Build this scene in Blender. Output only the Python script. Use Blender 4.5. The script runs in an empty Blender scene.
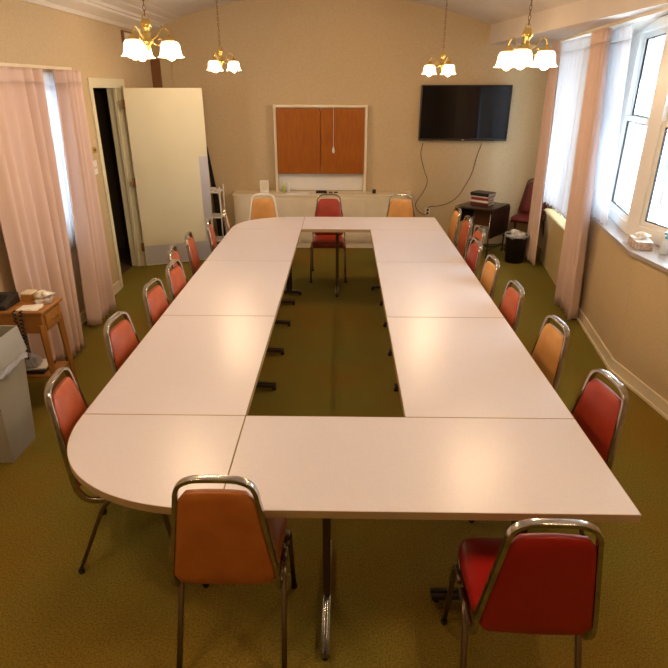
import bpy, bmesh, math, random
from mathutils import Vector, Matrix
random.seed(7)
C = bpy.context.scene.collection
PI = math.pi
R = math.radians

# ------------------------------------------------------------------ camera
cam_d = bpy.data.cameras.new('camera')
cam = bpy.data.objects.new('camera', cam_d); C.objects.link(cam)
cam_d.sensor_width = 36.0; cam_d.sensor_height = 36.0
cam_d.lens = 566.05 / 668.0 * 36.0
cam_d.clip_start = 0.02
def cam_matrix(yaw, p, roll, H):
    f = Vector((math.sin(yaw)*math.cos(p), math.cos(yaw)*math.cos(p), -math.sin(p)))
    r = Vector((math.cos(yaw), -math.sin(yaw), 0)); d = f.cross(r)
    c, s = math.cos(roll), math.sin(roll)
    rr = c*r + s*d; dd = -s*r + c*d
    m = Matrix((( rr.x, -dd.x, -f.x, 0), (rr.y, -dd.y, -f.y, 0), (rr.z, -dd.z, -f.z, H), (0, 0, 0, 1)))
    return m
cam.matrix_world = cam_matrix(-0.015, 0.412, -0.002, 2.046)
bpy.context.scene.camera = cam

# ------------------------------------------------------------------ world, exposure
vs = bpy.context.scene.view_settings
vs.view_transform = 'Standard'; vs.look = 'None'; vs.gamma = 1.0; vs.use_curve_mapping = False
vs.exposure = 0.30
W = bpy.data.worlds.new('overcast_sky'); bpy.context.scene.world = W; W.use_nodes = True
nt = W.node_tree; bg = nt.nodes['Background']
tc = nt.nodes.new('ShaderNodeTexCoord'); sp = nt.nodes.new('ShaderNodeSeparateXYZ'); cr = nt.nodes.new('ShaderNodeValToRGB')
nt.links.new(tc.outputs['Generated'], sp.inputs[0]); nt.links.new(sp.outputs['Z'], cr.inputs[0])
cr.color_ramp.elements[0].position = 0.0; cr.color_ramp.elements[0].color = (0.74, 0.80, 0.92, 1)
cr.color_ramp.elements[1].position = 0.35; cr.color_ramp.elements[1].color = (0.78, 0.87, 1.0, 1)
nt.links.new(cr.outputs[0], bg.inputs[0]); bg.inputs[1].default_value = 15.5
LAMP_W = 8.5        # watts of each chandelier bulb
LAMP_C = (1.0, 0.68, 0.39)
def window_portal(name, loc, direction, sx, sy):
    l = bpy.data.lights.new(name, 'AREA'); l.shape = 'RECTANGLE'; l.size = sx; l.size_y = sy
    l.cycles.is_portal = True
    o = bpy.data.objects.new(name, l); C.objects.link(o); o.location = loc
    o.rotation_euler = Vector(direction).to_track_quat('-Z', 'Y').to_euler()

# ------------------------------------------------------------------ materials
def lin(c):
    return tuple(((x/255)/12.92 if x/255 <= 0.04045 else ((x/255+0.055)/1.055)**2.4) for x in c)
def mat(name, col, rough=0.6, metal=0.0, spec=0.5, noise=None, bump=None, coat=0.0, emit=None, estr=0.0, stretch=(1,1,1)):
    m = bpy.data.materials.new(name); m.use_nodes = True
    n = m.node_tree.nodes; L = m.node_tree.links; b = n['Principled BSDF']
    b.inputs['Base Color'].default_value = (*col, 1); b.inputs['Roughness'].default_value = rough
    b.inputs['Metallic'].default_value = metal; b.inputs['Specular IOR Level'].default_value = spec
    b.inputs['Coat Weight'].default_value = coat
    if emit:
        b.inputs['Emission Color'].default_value = (*emit, 1); b.inputs['Emission Strength'].default_value = estr
    if noise or bump:
        t = n.new('ShaderNodeTexCoord'); mp = n.new('ShaderNodeMapping'); L.new(t.outputs['Object'], mp.inputs[0])
        mp.inputs['Scale'].default_value = stretch
    if noise:                                   # (scale, colour b, detail)
        x = n.new('ShaderNodeTexNoise'); x.inputs['Scale'].default_value = noise[0]; x.inputs['Detail'].default_value = noise[2]
        L.new(mp.outputs[0], x.inputs[0])
        r_ = n.new('ShaderNodeValToRGB'); r_.color_ramp.elements[0].position = 0.35; r_.color_ramp.elements[1].position = 0.65
        r_.color_ramp.elements[0].color = (*col, 1); r_.color_ramp.elements[1].color = (*noise[1], 1)
        L.new(x.outputs['Fac'], r_.inputs[0]); L.new(r_.outputs[0], b.inputs['Base Color'])
    if bump:                                    # (scale, strength)
        y = n.new('ShaderNodeTexNoise'); y.inputs['Scale'].default_value = bump[0]; y.inputs['Detail'].default_value = 3
        L.new(mp.outputs[0], y.inputs[0])
        bu = n.new('ShaderNodeBump'); bu.inputs['Strength'].default_value = bump[1]; bu.inputs['Distance'].default_value = 0.004
        L.new(y.outputs['Fac'], bu.inputs['Height']); L.new(bu.outputs[0], b.inputs['Normal'])
    return m
def fabric(name, col, transl, transp=0.0, bump=60):
    m = bpy.data.materials.new(name); m.use_nodes = True
    n = m.node_tree.nodes; L = m.node_tree.links; out = n['Material Output']; n.remove(n['Principled BSDF'])
    d = n.new('ShaderNodeBsdfDiffuse'); t = n.new('ShaderNodeBsdfTranslucent'); mx = n.new('ShaderNodeMixShader')
    d.inputs[0].default_value = (*col, 1); t.inputs[0].default_value = (*col, 1); mx.inputs[0].default_value = transl
    L.new(d.outputs[0], mx.inputs[1]); L.new(t.outputs[0], mx.inputs[2]); last = mx
    tcn = n.new('ShaderNodeTexCoord'); w = n.new('ShaderNodeTexWave'); w.wave_type = 'BANDS'; w.bands_direction = 'Z'
    w.inputs['Scale'].default_value = bump; w.inputs['Distortion'].default_value = 2.5
    L.new(tcn.outputs['Object'], w.inputs[0]); bu = n.new('ShaderNodeBump'); bu.inputs['Strength'].default_value = 0.15
    bu.inputs['Distance'].default_value = 0.003; L.new(w.outputs['Fac'], bu.inputs['Height']); L.new(bu.outputs[0], d.inputs['Normal'])
    if transp:
        tr = n.new('ShaderNodeBsdfTransparent'); m2 = n.new('ShaderNodeMixShader'); m2.inputs[0].default_value = transp
        L.new(mx.outputs[0], m2.inputs[1]); L.new(tr.outputs[0], m2.inputs[2]); last = m2
    L.new(last.outputs[0], out.inputs[0])
    return m
def glass_mat(name):
    m = bpy.data.materials.new(name); m.use_nodes = True
    n = m.node_tree.nodes; L = m.node_tree.links; out = n['Material Output']; n.remove(n['Principled BSDF'])
    tr = n.new('ShaderNodeBsdfTransparent'); g = n.new('ShaderNodeBsdfGlossy'); mx = n.new('ShaderNodeMixShader')
    tr.inputs[0].default_value = (0.93, 0.98, 0.99, 1); g.inputs['Roughness'].default_value = 0.02; mx.inputs[0].default_value = 0.06
    L.new(tr.outputs[0], mx.inputs[1]); L.new(g.outputs[0], mx.inputs[2]); L.new(mx.outputs[0], out.inputs[0])
    return m
def carpet_mat():
    m = mat('carpet', (0.1, 0.1, 0.02), rough=0.95, spec=0.1)
    n = m.node_tree.nodes; L = m.node_tree.links; b = n['Principled BSDF']
    t = n.new('ShaderNodeTexCoord')
    a = n.new('ShaderNodeTexNoise'); a.inputs['Scale'].default_value = 1.1; a.inputs['Detail'].default_value = 2
    f = n.new('ShaderNodeTexNoise'); f.inputs['Scale'].default_value = 130; f.inputs['Detail'].default_value = 3
    L.new(t.outputs['Object'], a.inputs[0]); L.new(t.outputs['Object'], f.inputs[0])
    r1 = n.new('ShaderNodeValToRGB'); r1.color_ramp.elements[0].position = .35; r1.color_ramp.elements[1].position = .65
    r1.color_ramp.elements[0].color = (0.205, 0.130, 0.018, 1); r1.color_ramp.elements[1].color = (0.172, 0.150, 0.026, 1)
    r2 = n.new('ShaderNodeValToRGB'); r2.color_ramp.elements[0].position = .3; r2.color_ramp.elements[1].position = .7
    r2.color_ramp.elements[0].color = (0.62, 0.62, 0.62, 1); r2.color_ramp.elements[1].color = (1.3, 1.3, 1.3, 1)
    mx = n.new('ShaderNodeMixRGB'); mx.blend_type = 'MULTIPLY'; mx.inputs[0].default_value = 1
    L.new(a.outputs['Fac'], r1.inputs[0]); L.new(f.outputs['Fac'], r2.inputs[0])
    L.new(r1.outputs[0], mx.inputs[1]); L.new(r2.outputs[0], mx.inputs[2]); L.new(mx.outputs[0], b.inputs['Base Color'])
    bu = n.new('ShaderNodeBump'); bu.inputs['Strength'].default_value = .5; bu.inputs['Distance'].default_value = .006
    L.new(f.outputs['Fac'], bu.inputs['Height']); L.new(bu.outputs[0], b.inputs['Normal'])
    return m
M = dict(
 wall=mat('wallpaper', (0.60, 0.475, 0.300), 0.85, spec=0.1, noise=(90, (0.54, 0.42, 0.255), 4), bump=(160, .12)),
 ceiling=mat('ceiling_plaster', (0.72, 0.66, 0.60), 0.9, spec=0.2, noise=(3, (0.68, 0.62, 0.56), 2)),
 cornice=mat('cornice_paint', (0.74, 0.69, 0.62), 0.7),
 cream=mat('cream_paint', (0.78, 0.69, 0.51), 0.45, noise=(6, (0.74, 0.65, 0.48), 2)),
 door=mat('door_paint', (0.72, 0.68, 0.49), 0.4, noise=(2, (0.69, 0.65, 0.46), 2)),
 carpet=carpet_mat(),
 laminate=mat('white_laminate', (0.68, 0.655, 0.725), 0.31, spec=0.45, noise=(140, (0.65, 0.625, 0.695), 3)),
 edge=mat('table_edge_band', (0.38, 0.26, 0.13), 0.5),
 chrome=mat('worn_chrome', (0.50, 0.48, 0.46), 0.17, 1.0, noise=(30, (0.38, 0.36, 0.34), 3)),
 brightchrome=mat('bright_chrome', (0.86, 0.86, 0.86), 0.12, 1.0),
 whitepaint=mat('white_enamel', (0.85, 0.85, 0.83), 0.3),
 darkmetal=mat('dark_steel', (0.10, 0.075, 0.055), 0.35, 0.8),
 black=mat('black_plastic', (0.012, 0.012, 0.014), 0.35),
 rubber=mat('rubber', (0.02, 0.018, 0.016), 0.8),
 brass=mat('polished_brass', (0.80, 0.58, 0.18), 0.22, 1.0),
 shade=mat('frosted_glass_shade', (0.9, 0.85, 0.75), 0.4, emit=(1.0, 0.84, 0.60), estr=1.7),
 bulb=mat('lit_bulb', (1, 1, 1), 0.3, emit=(1.0, 0.80, 0.50), estr=14.0),
 orange=mat('orange_vinyl', (0.44, 0.085, 0.022), 0.42, noise=(14, (0.36, 0.065, 0.016), 4), bump=(220, .15)),
 rust=mat('rust_vinyl', (0.46, 0.15, 0.028), 0.42, noise=(9, (0.38, 0.115, 0.02), 4), bump=(220, .15)),
 red=mat('red_vinyl', (0.34, 0.010, 0.008), 0.36, noise=(8, (0.33, 0.009, 0.007), 3), bump=(220, .12)),
 darkred=mat('brick_red_vinyl', (0.34, 0.030, 0.012), 0.4, noise=(9, (0.28, 0.024, 0.010), 3), bump=(220, .12)),
 tan=mat('tan_vinyl', (0.56, 0.28, 0.075), 0.45, noise=(10, (0.49, 0.235, 0.06), 4), bump=(220, .15)),
 wood=mat('oak_wood', (0.38, 0.17, 0.035), 0.42, noise=(5, (0.33, 0.14, 0.032), 4), stretch=(1, 8, 1)),
 cork=mat('orange_wood_veneer', (0.36, 0.105, 0.004), 0.55, spec=0.25, noise=(5, (0.29, 0.08, 0.003), 4), stretch=(8, 8, 1)),
 darkwood=mat('dark_walnut', (0.022, 0.010, 0.007), 0.30, noise=(8, (0.014, 0.006, 0.005), 3)),
 maroon=mat('maroon_vinyl', (0.12, 0.008, 0.008), 0.45),
 brownwood=mat('brown_trim_wood', (0.20, 0.085, 0.03), 0.5),
 drape=fabric('pink_drape_fabric', (0.77, 0.59, 0.515), 0.16),
 sheer=fabric('white_sheer_fabric', (0.80, 0.81, 0.84), 0.48, 0.05, 20),
 vinylframe=mat('white_window_frame', (0.82, 0.82, 0.80), 0.35),
 glass=glass_mat('window_glass'),
 gasket=mat('black_gasket', (0.01, 0.01, 0.012), 0.6),
 stone=mat('speckled_sill', (0.44, 0.40, 0.39), 0.35, noise=(120, (0.34, 0.30, 0.29), 3)),
 radiator=mat('radiator_cover_paint', (0.60, 0.48, 0.25), 0.45),
 screen=mat('tv_screen', (0.004, 0.004, 0.006), 0.05, spec=0.35),
 steelplate=mat('brushed_plate', (0.56, 0.56, 0.62), 0.35, 0.35),
 white=mat('white_plastic', (0.80, 0.79, 0.76), 0.4),
 paper=mat('paper', (0.82, 0.80, 0.76), 0.8),
 bin=mat('grey_bin_plastic', (0.42, 0.42, 0.38), 0.5, noise=(4, (0.38, 0.38, 0.34), 2)),
 bag=fabric('thin_white_liner', (0.72, 0.74, 0.80), 0.4, 0.15, 5),
 bookred=mat('book_red', (0.22, 0.02, 0.015), 0.5), bookbrown=mat('book_maroon', (0.10, 0.015, 0.012), 0.5),
 bookwhite=mat('book_white', (0.7, 0.68, 0.62), 0.5), bookblack=mat('book_black', (0.012, 0.012, 0.014), 0.4),
 tissue=mat('tissue_box_print', (0.62, 0.60, 0.60), 0.6, noise=(45, (0.40, 0.25, 0.16), 3)),
 tissue2=mat('tissue_box_print_blue', (0.42, 0.46, 0.60), 0.6, noise=(45, (0.25, 0.27, 0.42), 3)),
 blue=mat('blue_plastic', (0.03, 0.32, 0.50), 0.3), clear=mat('clear_gel_bottle', (0.55, 0.62, 0.68), 0.15),
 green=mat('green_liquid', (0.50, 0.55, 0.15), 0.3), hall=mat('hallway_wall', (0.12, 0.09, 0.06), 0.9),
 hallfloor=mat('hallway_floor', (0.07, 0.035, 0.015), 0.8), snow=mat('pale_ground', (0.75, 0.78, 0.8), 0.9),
)

# ------------------------------------------------------------------ mesh helpers
def box(bm, c, s, rot=None):
    m = Matrix.Translation(c) @ (rot.to_4x4() if rot else Matrix()) @ Matrix.Diagonal((*s, 1))
    return bmesh.ops.create_cube(bm, size=1.0, matrix=m)['verts']
def bb(bm, x0, x1, y0, y1, z0, z1):
    return box(bm, ((x0+x1)/2, (y0+y1)/2, (z0+z1)/2), (abs(x1-x0), abs(y1-y0), abs(z1-z0)))
def rrect(w, h, r, n=3):
    pts = []
    for cx, cy, a0 in ((w/2-r, h/2-r, 0), (-w/2+r, h/2-r, 90), (-w/2+r, -h/2+r, 180), (w/2-r, -h/2+r, 270)):
        for i in range(n+1):
            a = R(a0+90*i/n); pts.append((cx+r*math.cos(a), cy+r*math.sin(a)))
    return pts
def circ(r, n=10): return [(r*math.cos(2*PI*i/n), r*math.sin(2*PI*i/n)) for i in range(n)]
def sweep(bm, pts, sec, closed=False, up=Vector((0, 0, 1)), scales=None):
    pts = [Vector(p) for p in pts]; n = len(pts); rings = []; prevx = None
    for i, p in enumerate(pts):
        if closed: t = pts[(i+1) % n]-pts[i-1]
        else: t = pts[min(i+1, n-1)]-pts[max(i-1, 0)]
        t.normalize()
        if prevx is None:
            x = up.cross(t)
            if x.length < 1e-3: x = Vector((1, 0, 0)).cross(t)
        else: x = prevx - t*prevx.dot(t)
        x.normalize(); y = t.cross(x); prevx = x
        s = scales[i] if scales else 1
        rings.append([bm.verts.new(p+x*a*s+y*b*s) for a, b in sec])
    m = len(sec)
    for i in range(n if closed else n-1):
        A, B = rings[i], rings[(i+1) % n]
        for j in range(m): bm.faces.new((A[j], A[(j+1) % m], B[(j+1) % m], B[j]))
    if not closed:
        bm.faces.new(rings[0][::-1]); bm.faces.new(rings[-1])
def smooth_path(pts, n=6):
    pts = [Vector(p) for p in pts]; out = []
    P = [pts[0]*2-pts[1]]+pts+[pts[-1]*2-pts[-2]]
    for i in range(1, len(P)-2):
        for k in range(n):
            t = k/n; a, b, c, d = P[i-1], P[i], P[i+1], P[i+2]
            out.append(.5*((2*b)+(-a+c)*t+(2*a-5*b+4*c-d)*t*t+(-a+3*b-3*c+d)*t**3))
    out.append(pts[-1]); return out
def lathe(bm, prof, c=(0, 0, 0), n=20, caps=True, wave=None):
    rings = []
    for k, (r, z) in enumerate(prof):
        rg = []
        for i in range(n):
            a = 2*PI*i/n; rr = r*(1+(wave(k, a) if wave else 0))
            rg.append(bm.verts.new((c[0]+rr*math.cos(a), c[1]+rr*math.sin(a), c[2]+z)))
        rings.append(rg)
    for A, B in zip(rings, rings[1:]):
        for j in range(n): bm.faces.new((A[j], A[(j+1) % n], B[(j+1) % n], B[j]))
    if caps:
        bm.faces.new(rings[0][::-1]); bm.faces.new(rings[-1])
def prism(bm, poly, z0, z1):
    a = [bm.verts.new((x, y, z0)) for x, y in poly]; b = [bm.verts.new((x, y, z1)) for x, y in poly]
    bm.faces.new(a[::-1]); bm.faces.new(b); n = len(poly)
    for i in range(n): bm.faces.new((a[i], a[(i+1) % n], b[(i+1) % n], b[i]))
def make(name, bm, m, parent=None, smooth=False, bevel=0, seg=2, loc=None, solid=0, subsurf=0, rot=None):
    bmesh.ops.recalc_face_normals(bm, faces=bm.faces)
    me = bpy.data.meshes.new(name); bm.to_mesh(me); bm.free()
    for x in (m if isinstance(m, (list, tuple)) else [m]): me.materials.append(x)
    if smooth:
        for p in me.polygons: p.use_smooth = True
    o = bpy.data.objects.new(name, me); C.objects.link(o)
    if parent: o.parent = parent
    if loc: o.location = loc
    if rot: o.rotation_euler = rot
    if solid:
        s = o.modifiers.new('solid', 'SOLIDIFY'); s.thickness = solid; s.offset = 0
    if bevel:
        b = o.modifiers.new('bevel', 'BEVEL'); b.width = bevel; b.segments = seg; b.limit_method = 'ANGLE'; b.angle_limit = R(40)
        b.harden_normals = False
    if subsurf:
        s = o.modifiers.new('sub', 'SUBSURF'); s.levels = subsurf; s.render_levels = subsurf
    return o
NB = bmesh.new
def tag(o, label, cat, group=None):
    o['label'] = label; o['category'] = cat
    if group: o['group'] = group
    return o
def thing(name, label, cat, loc=(0, 0, 0), rz=0, group=None):
    o = bpy.data.objects.new(name, None); C.objects.link(o); o.empty_display_size = .1
    o.location = loc; o.rotation_euler = (0, 0, rz)
    return tag(o, label, cat, group)
def struct(name, bm, m, parent=None, **k):
    o = make(name, bm, m, parent, **k)
    if not parent: o['kind'] = 'structure'
    return o
def copy_tree(o, parent=None):
    c = o.copy(); C.objects.link(c)
    if parent: c.parent = parent
    for ch in [x for x in bpy.data.objects if x.parent == o]: copy_tree(ch, c)
    return c

# ------------------------------------------------------------------ room
XL, YF, YB = -2.45, 7.95, -1.6
WIN_L = (4.30, 5.35, 0.85, 2.10)        # left window opening y0,y1,z0,z1
DOOR = (5.95, 6.76, 2.05)
TH = 0.15
b = NB(); bb(b, -2.605, 3.3, YB, YF, -0.1, 0.0); struct('floor', b, M['carpet'])
# left wall with the window and door openings
b = NB()
for y0, y1, z0, z1 in ((YB-.1, WIN_L[0], 0, 3.2), (WIN_L[0], WIN_L[1], 0, WIN_L[2]), (WIN_L[0], WIN_L[1], WIN_L[3], 3.2),
                       (WIN_L[1], DOOR[0], 0, 3.2), (DOOR[0], DOOR[1], DOOR[2], 3.2), (DOOR[1], YF+.1, 0, 3.2)):
    bb(b, XL-TH, XL, y0, y1, z0, z1)
struct('wall_left', b, M['wall'])
b = NB(); bb(b, XL-.1, 3.3, YF, YF+.1, 0, 3.3); struct('wall_back', b, M['wall'])
b = NB(); bb(b, XL-.1, 3.4, YB-.1, YB, 0, 3.3); struct('wall_front', b, M['wall'])
# right wall: three straight runs in plan with a shallow outward corner under the windows
WB = (2.13, 4.0); WA = (2.32, 5.32); WC = (2.22, 3.24); WD = (2.62, 1.6); WE = (2.62, YB)
SILL = 0.92
WTOP = 2.44
WCOR = (2.31, 4.60); WIN1 = (2.60, 5.91); WIN2 = (2.53, 3.35)
b = NB()
prism(b, [(2.75, YB), WE, WD, (2.36, 2.85), WC, WB, WA, (2.56, 5.74), (2.64, 5.74), (2.44, 4.60), (2.62, 3.4), (2.75, 2.6)], 0, SILL)     # lower wall under the windows
prism(b, [(3.2, YB), WE, WD, (2.36, 2.85), (2.54, 3.34), (2.75, 3.34), (3.2, 2.85)], SILL, 3.0)                # full-height run nearer the room's front
prism(b, [(2.615, 5.92), (2.60, 5.94), (2.645, 6.15), (2.85, 6.15)], 0, 3.0)
prism(b, [(2.75, 2.85), (2.50, 2.85), (2.51, 3.3), (2.30, 4.59), (2.59, 5.92), (2.74, 5.92), (2.45, 4.60)], 2.53, 3.0)
# far run, window opening y 5.9..7.15
prism(b, [(2.56, 5.45), (2.62, 5.75), (2.66, 6.15), (2.76, YF), (2.92, YF), (2.85, 6.15), (2.62, 5.75)], 0, 0.78)
prism(b, [(2.645, 6.15), (2.72, 7.15), (2.88, 7.15), (2.86, 6.15)], 2.40, 3.0)
prism(b, [(2.715, 7.15), (2.76, YF), (2.92, YF), (2.88, 7.15)], 0.78, 3.0)
struct('wall_right', b, M['wall'])
# ceiling: shallow barrel vault running the length of the room
b = NB(); xs = [-2.6+i*0.2 for i in range(30)]
top = []
for x in xs:
    z = 3.09-0.0815*(x+.25)**2
    top.append((x, z))
rows = [[b.verts.new((x, y, z)) for x, z in top] for y in (YB-.1, YF+.1)] + [[b.verts.new((x, y, z+.12)) for x, z in top] for y in (YB-.1, YF+.1)]
for i in range(len(xs)-1):
    b.faces.new((rows[0][i], rows[0][i+1], rows[1][i+1], rows[1][i])); b.faces.new((rows[2][i], rows[3][i], rows[3][i+1], rows[2][i+1]))
struct('ceiling', b, M['ceiling'], smooth=True)
# dropped soffit above the window side
b = NB(); prism(b, [(1.80, YF), (2.02, 4.0), (2.10, 2.6), (2.15, YB), (3.2, YB), (3.2, YF)], 2.53, 3.05); struct('trim_soffit', b, M['ceiling'])
# stepped cornice along the left wall
b = NB()
prof = [(0, 2.64), (.03, 2.64), (.05, 2.67), (.16, 2.715), (.17, 2.735), (.20, 2.735), (.215, 2.76), (.30, 2.785), (.31, 2.80), (.42, 2.83), (.42, 3.0), (0, 3.0)]
A = [b.verts.new((XL+x, YB, z)) for x, z in prof]; B = [b.verts.new((XL+x, YF, z)) for x, z in prof]
for i in range(len(prof)): b.faces.new((A[i], A[(i+1) % len(prof)], B[(i+1) % len(prof)], B[i]))
b.faces.new(A); b.faces.new(B[::-1])
struct('trim_cornice', b, M['cornice'])
# baseboards
b = NB(); bb(b, XL, XL+.015, YB, DOOR[0]-.08, 0, .10); bb(b, XL, XL+.022, YB, DOOR[0]-.08, 0, .02); bb(b, XL, XL+.015, DOOR[1]+.08, YF, 0, .10); struct('baseboard_left', b, M['cream'])
b = NB(); bb(b, XL, 2.74, YF-.015, YF, 0, .11); struct('baseboard_back', b, M['cream'])
b = NB()
for p, q in ((WA, WB), (WB, WC), (WC, (2.36, 2.85)), ((2.36, 2.85), WD), (WD, WE)):
    for th, h in ((.016, .10), (.028, .02)):
        d = Vector((q[0]-p[0], q[1]-p[1])); nrm = Vector((d.y, -d.x)).normalized()
        if nrm.x > 0: nrm = -nrm
        nrm *= th
        prism(b, [p, q, (q[0]+nrm.x, q[1]+nrm.y), (p[0]+nrm.x, p[1]+nrm.y)], 0, h)
struct('baseboard_right', b, M['cream'])
# brown strip as painted shadow and pale pipe box in the far left corner
b = NB(); bb(b, XL, XL+.115, YF-.05, YF, 0, 2.36); struct('trim_corner_shade', b, M['brownwood'])
b = NB(); bb(b, XL+.12, XL+.26, YF-.04, YF, 0, 2.60); struct('trim_corner_panel', b, M['wall'])
# door casing, jambs
b = NB()
bb(b, XL, XL+.018, DOOR[0]-.07, DOOR[0], 0, DOOR[2]); bb(b, XL, XL+.018, DOOR[1], DOOR[1]+.07, 0, DOOR[2]); bb(b, XL, XL+.018, DOOR[0]-.07, DOOR[1]+.07, DOOR[2], DOOR[2]+.07)
bb(b, XL-TH-.01, XL, DOOR[0]-.001, DOOR[0]+.02, 0, DOOR[2]); bb(b, XL-TH-.01, XL, DOOR[1]-.02, DOOR[1]+.001, 0, DOOR[2]); bb(b, XL-TH-.01, XL, DOOR[0], DOOR[1], DOOR[2]-.02, DOOR[2]+.001)
bb(b, XL-.09, XL-.055, DOOR[1]-.035, DOOR[1]-.02, 0, DOOR[2]-.02)
struct('trim_door_frame', b, M['door'], bevel=.004)
# dark hallway past the door
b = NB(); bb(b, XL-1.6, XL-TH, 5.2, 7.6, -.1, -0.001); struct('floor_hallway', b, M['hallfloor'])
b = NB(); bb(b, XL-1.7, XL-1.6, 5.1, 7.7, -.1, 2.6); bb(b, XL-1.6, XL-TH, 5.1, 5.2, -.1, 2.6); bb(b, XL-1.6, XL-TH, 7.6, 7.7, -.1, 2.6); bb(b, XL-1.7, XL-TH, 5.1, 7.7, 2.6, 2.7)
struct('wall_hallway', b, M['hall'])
# open door
hx, hy = -2.425, 6.725; ang = math.atan2(7.07-hy, -1.63-hx)
b = NB(); bb(b, 0, .86, -.02, .02, .012, 2.03)
dr = struct('door_1', b, M['door'], bevel=.003); dr.location = (hx, hy, 0); dr.rotation_euler = (0, 0, ang)
b = NB(); bb(b, .01, .85, -.0235, -.0195, .03, .26); make('kick_plate', b, M['steelplate'], dr)['label'] = 'pale metal kick plate'
b = NB(); bb(b, .755, .855, -.0235, -.0195, .27, 1.28)
for k in range(10):
    for x in (.768, .842): lathe(b, [(.006, 0), (.005, .0)], (x, -.025, .32+k*.1), 6)
e = make('push_plate', b, M['steelplate'], dr); e['label'] = 'long pale metal edge plate with screws'
for z in (.25, 1.02, 1.86):
    b = NB(); bb(b, -.03, .0, -.026, -.016, z-.05, z+.05); lathe(b, [(.008, -.05), (.008, .05)], (-.004, -.028, z), 8); make('hinge', b, M['brownwood'], dr)
# window sill slab
b = NB(); prism(b, [(2.60, 5.90), (2.36, 5.40), (2.30, 5.30), (2.10, 4.08), (2.18, 3.24), (2.36, 2.87), (2.50, 3.30), (2.57, 3.35), (2.37, 4.60), (2.64, 5.90)], SILL, SILL+.03)
struct('trim_sill', b, M['stone'], bevel=.004)

def window(name, P, Q, z0, z1, fw, inset, meet=None, mullions=(), tex='vinylframe', depth=.07, fl=None, fr=None):
    fl = fl or fw; fr = fr or fw
    """sash window in the vertical plane P->Q; one frame mesh, each sash a child with its pane"""
    P = Vector((*P, 0)); Q = Vector((*Q, 0)); L = (Q-P).length; a = math.atan2(Q.y-P.y, Q.x-P.x)
    root = bpy.data.objects.new(name, None); C.objects.link(root); root.location = P; root.rotation_euler = (0, 0, a); root['kind'] = 'structure'
    b = NB()
    bb(b, 0, fl, 0, depth, z0, z1); bb(b, L-fr, L, 0, depth, z0, z1); bb(b, fl, L-fr, 0, depth, z1-fw, z1); bb(b, fl, L-fr, 0, depth, z0, z0+fw*1.2)
    for mx in mullions: bb(b, mx-fw*.6, mx+fw*.6, 0, depth, z0+fw*1.2, z1-fw)
    make('window_frame', b, M[tex], root, bevel=.004)
    edges = [fl]
    for mx in mullions: edges += [mx-fw*.6, mx+fw*.6]
    edges.append(L-fr)
    spans = list(zip(edges[::2], edges[1::2])); mt = meet or (z0+z1)/2; s = .042
    for x0, x1 in spans:
        b = NB(); bb(b, x0-.01, x0+.085, depth+.02, depth+.075, z0, z1); bb(b, x1-.075, x1+.01, depth+.02, depth+.075, z0, z1); bb(b, x0, x1, depth+.02, depth+.075, z0, z0+.09)
        make('storm_frame', b, M[tex], root)
        for (za, zb, dy) in ((z0+fw*1.2, mt+.02, .012), (mt-.02, z1-fw, .040)):
            b = NB(); t = .024
            bb(b, x0, x0+s, dy, dy+t, za, zb); bb(b, x1-s, x1, dy, dy+t, za, zb); bb(b, x0+s, x1-s, dy, dy+t, za, za+s); bb(b, x0+s, x1-s, dy, dy+t, zb-s, zb)
            sh = make('sash', b, M[tex], root, bevel=.003)
            b = NB(); g = .008
            bb(b, x0+s, x0+s+g, dy+.004, dy+t-.004, za+s, zb-s); bb(b, x1-s-g, x1-s, dy+.004, dy+t-.004, za+s, zb-s)
            bb(b, x0+s, x1-s, dy+.004, dy+t-.004, za+s, za+s+g); bb(b, x0+s, x1-s, dy+.004, dy+t-.004, zb-s-g, zb-s)
            make('gasket', b, M['gasket'], sh)
            b = NB(); bb(b, x0+s+g, x1-s-g, dy+.009, dy+.013, za+s+g, zb-s-g); make('pane', b, M['glass'], sh)
    return root
window('window_1', WIN1, WCOR, SILL+.03, 2.53, .07, 0, meet=1.80, fl=.53, fr=.045)
w2 = window('window_2', WCOR, WIN2, SILL+.03, 2.53, .08, 0, meet=1.80, mullions=(.68,), fl=.13)
window('window_3', (2.835, 7.15), (2.78, 6.15), .78, 2.40, .05, 0)
window('window_4', (XL-.10, WIN_L[0]), (XL-.10, WIN_L[1]), WIN_L[2], WIN_L[3], .05, 0)
window_portal('portal_1', (2.385, 5.0, 1.70), (-.976, .218, 0), .85, 1.45)
window_portal('portal_2', (2.40, 3.97, 1.70), (-.985, -.17, 0), 1.2, 1.45)
window_portal('portal_3', (2.83, 6.65, 1.6), (-1, 0, 0), 1.0, 1.6)
window_portal('portal_4', (XL-.12, 4.85, 1.5), (1, 0, 0), 1.05, 1.25)
b = NB(); bb(b, 3.6, 30, -20, 30, -1.1, -1.0); o = struct('ground', b, M['snow'])

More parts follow.
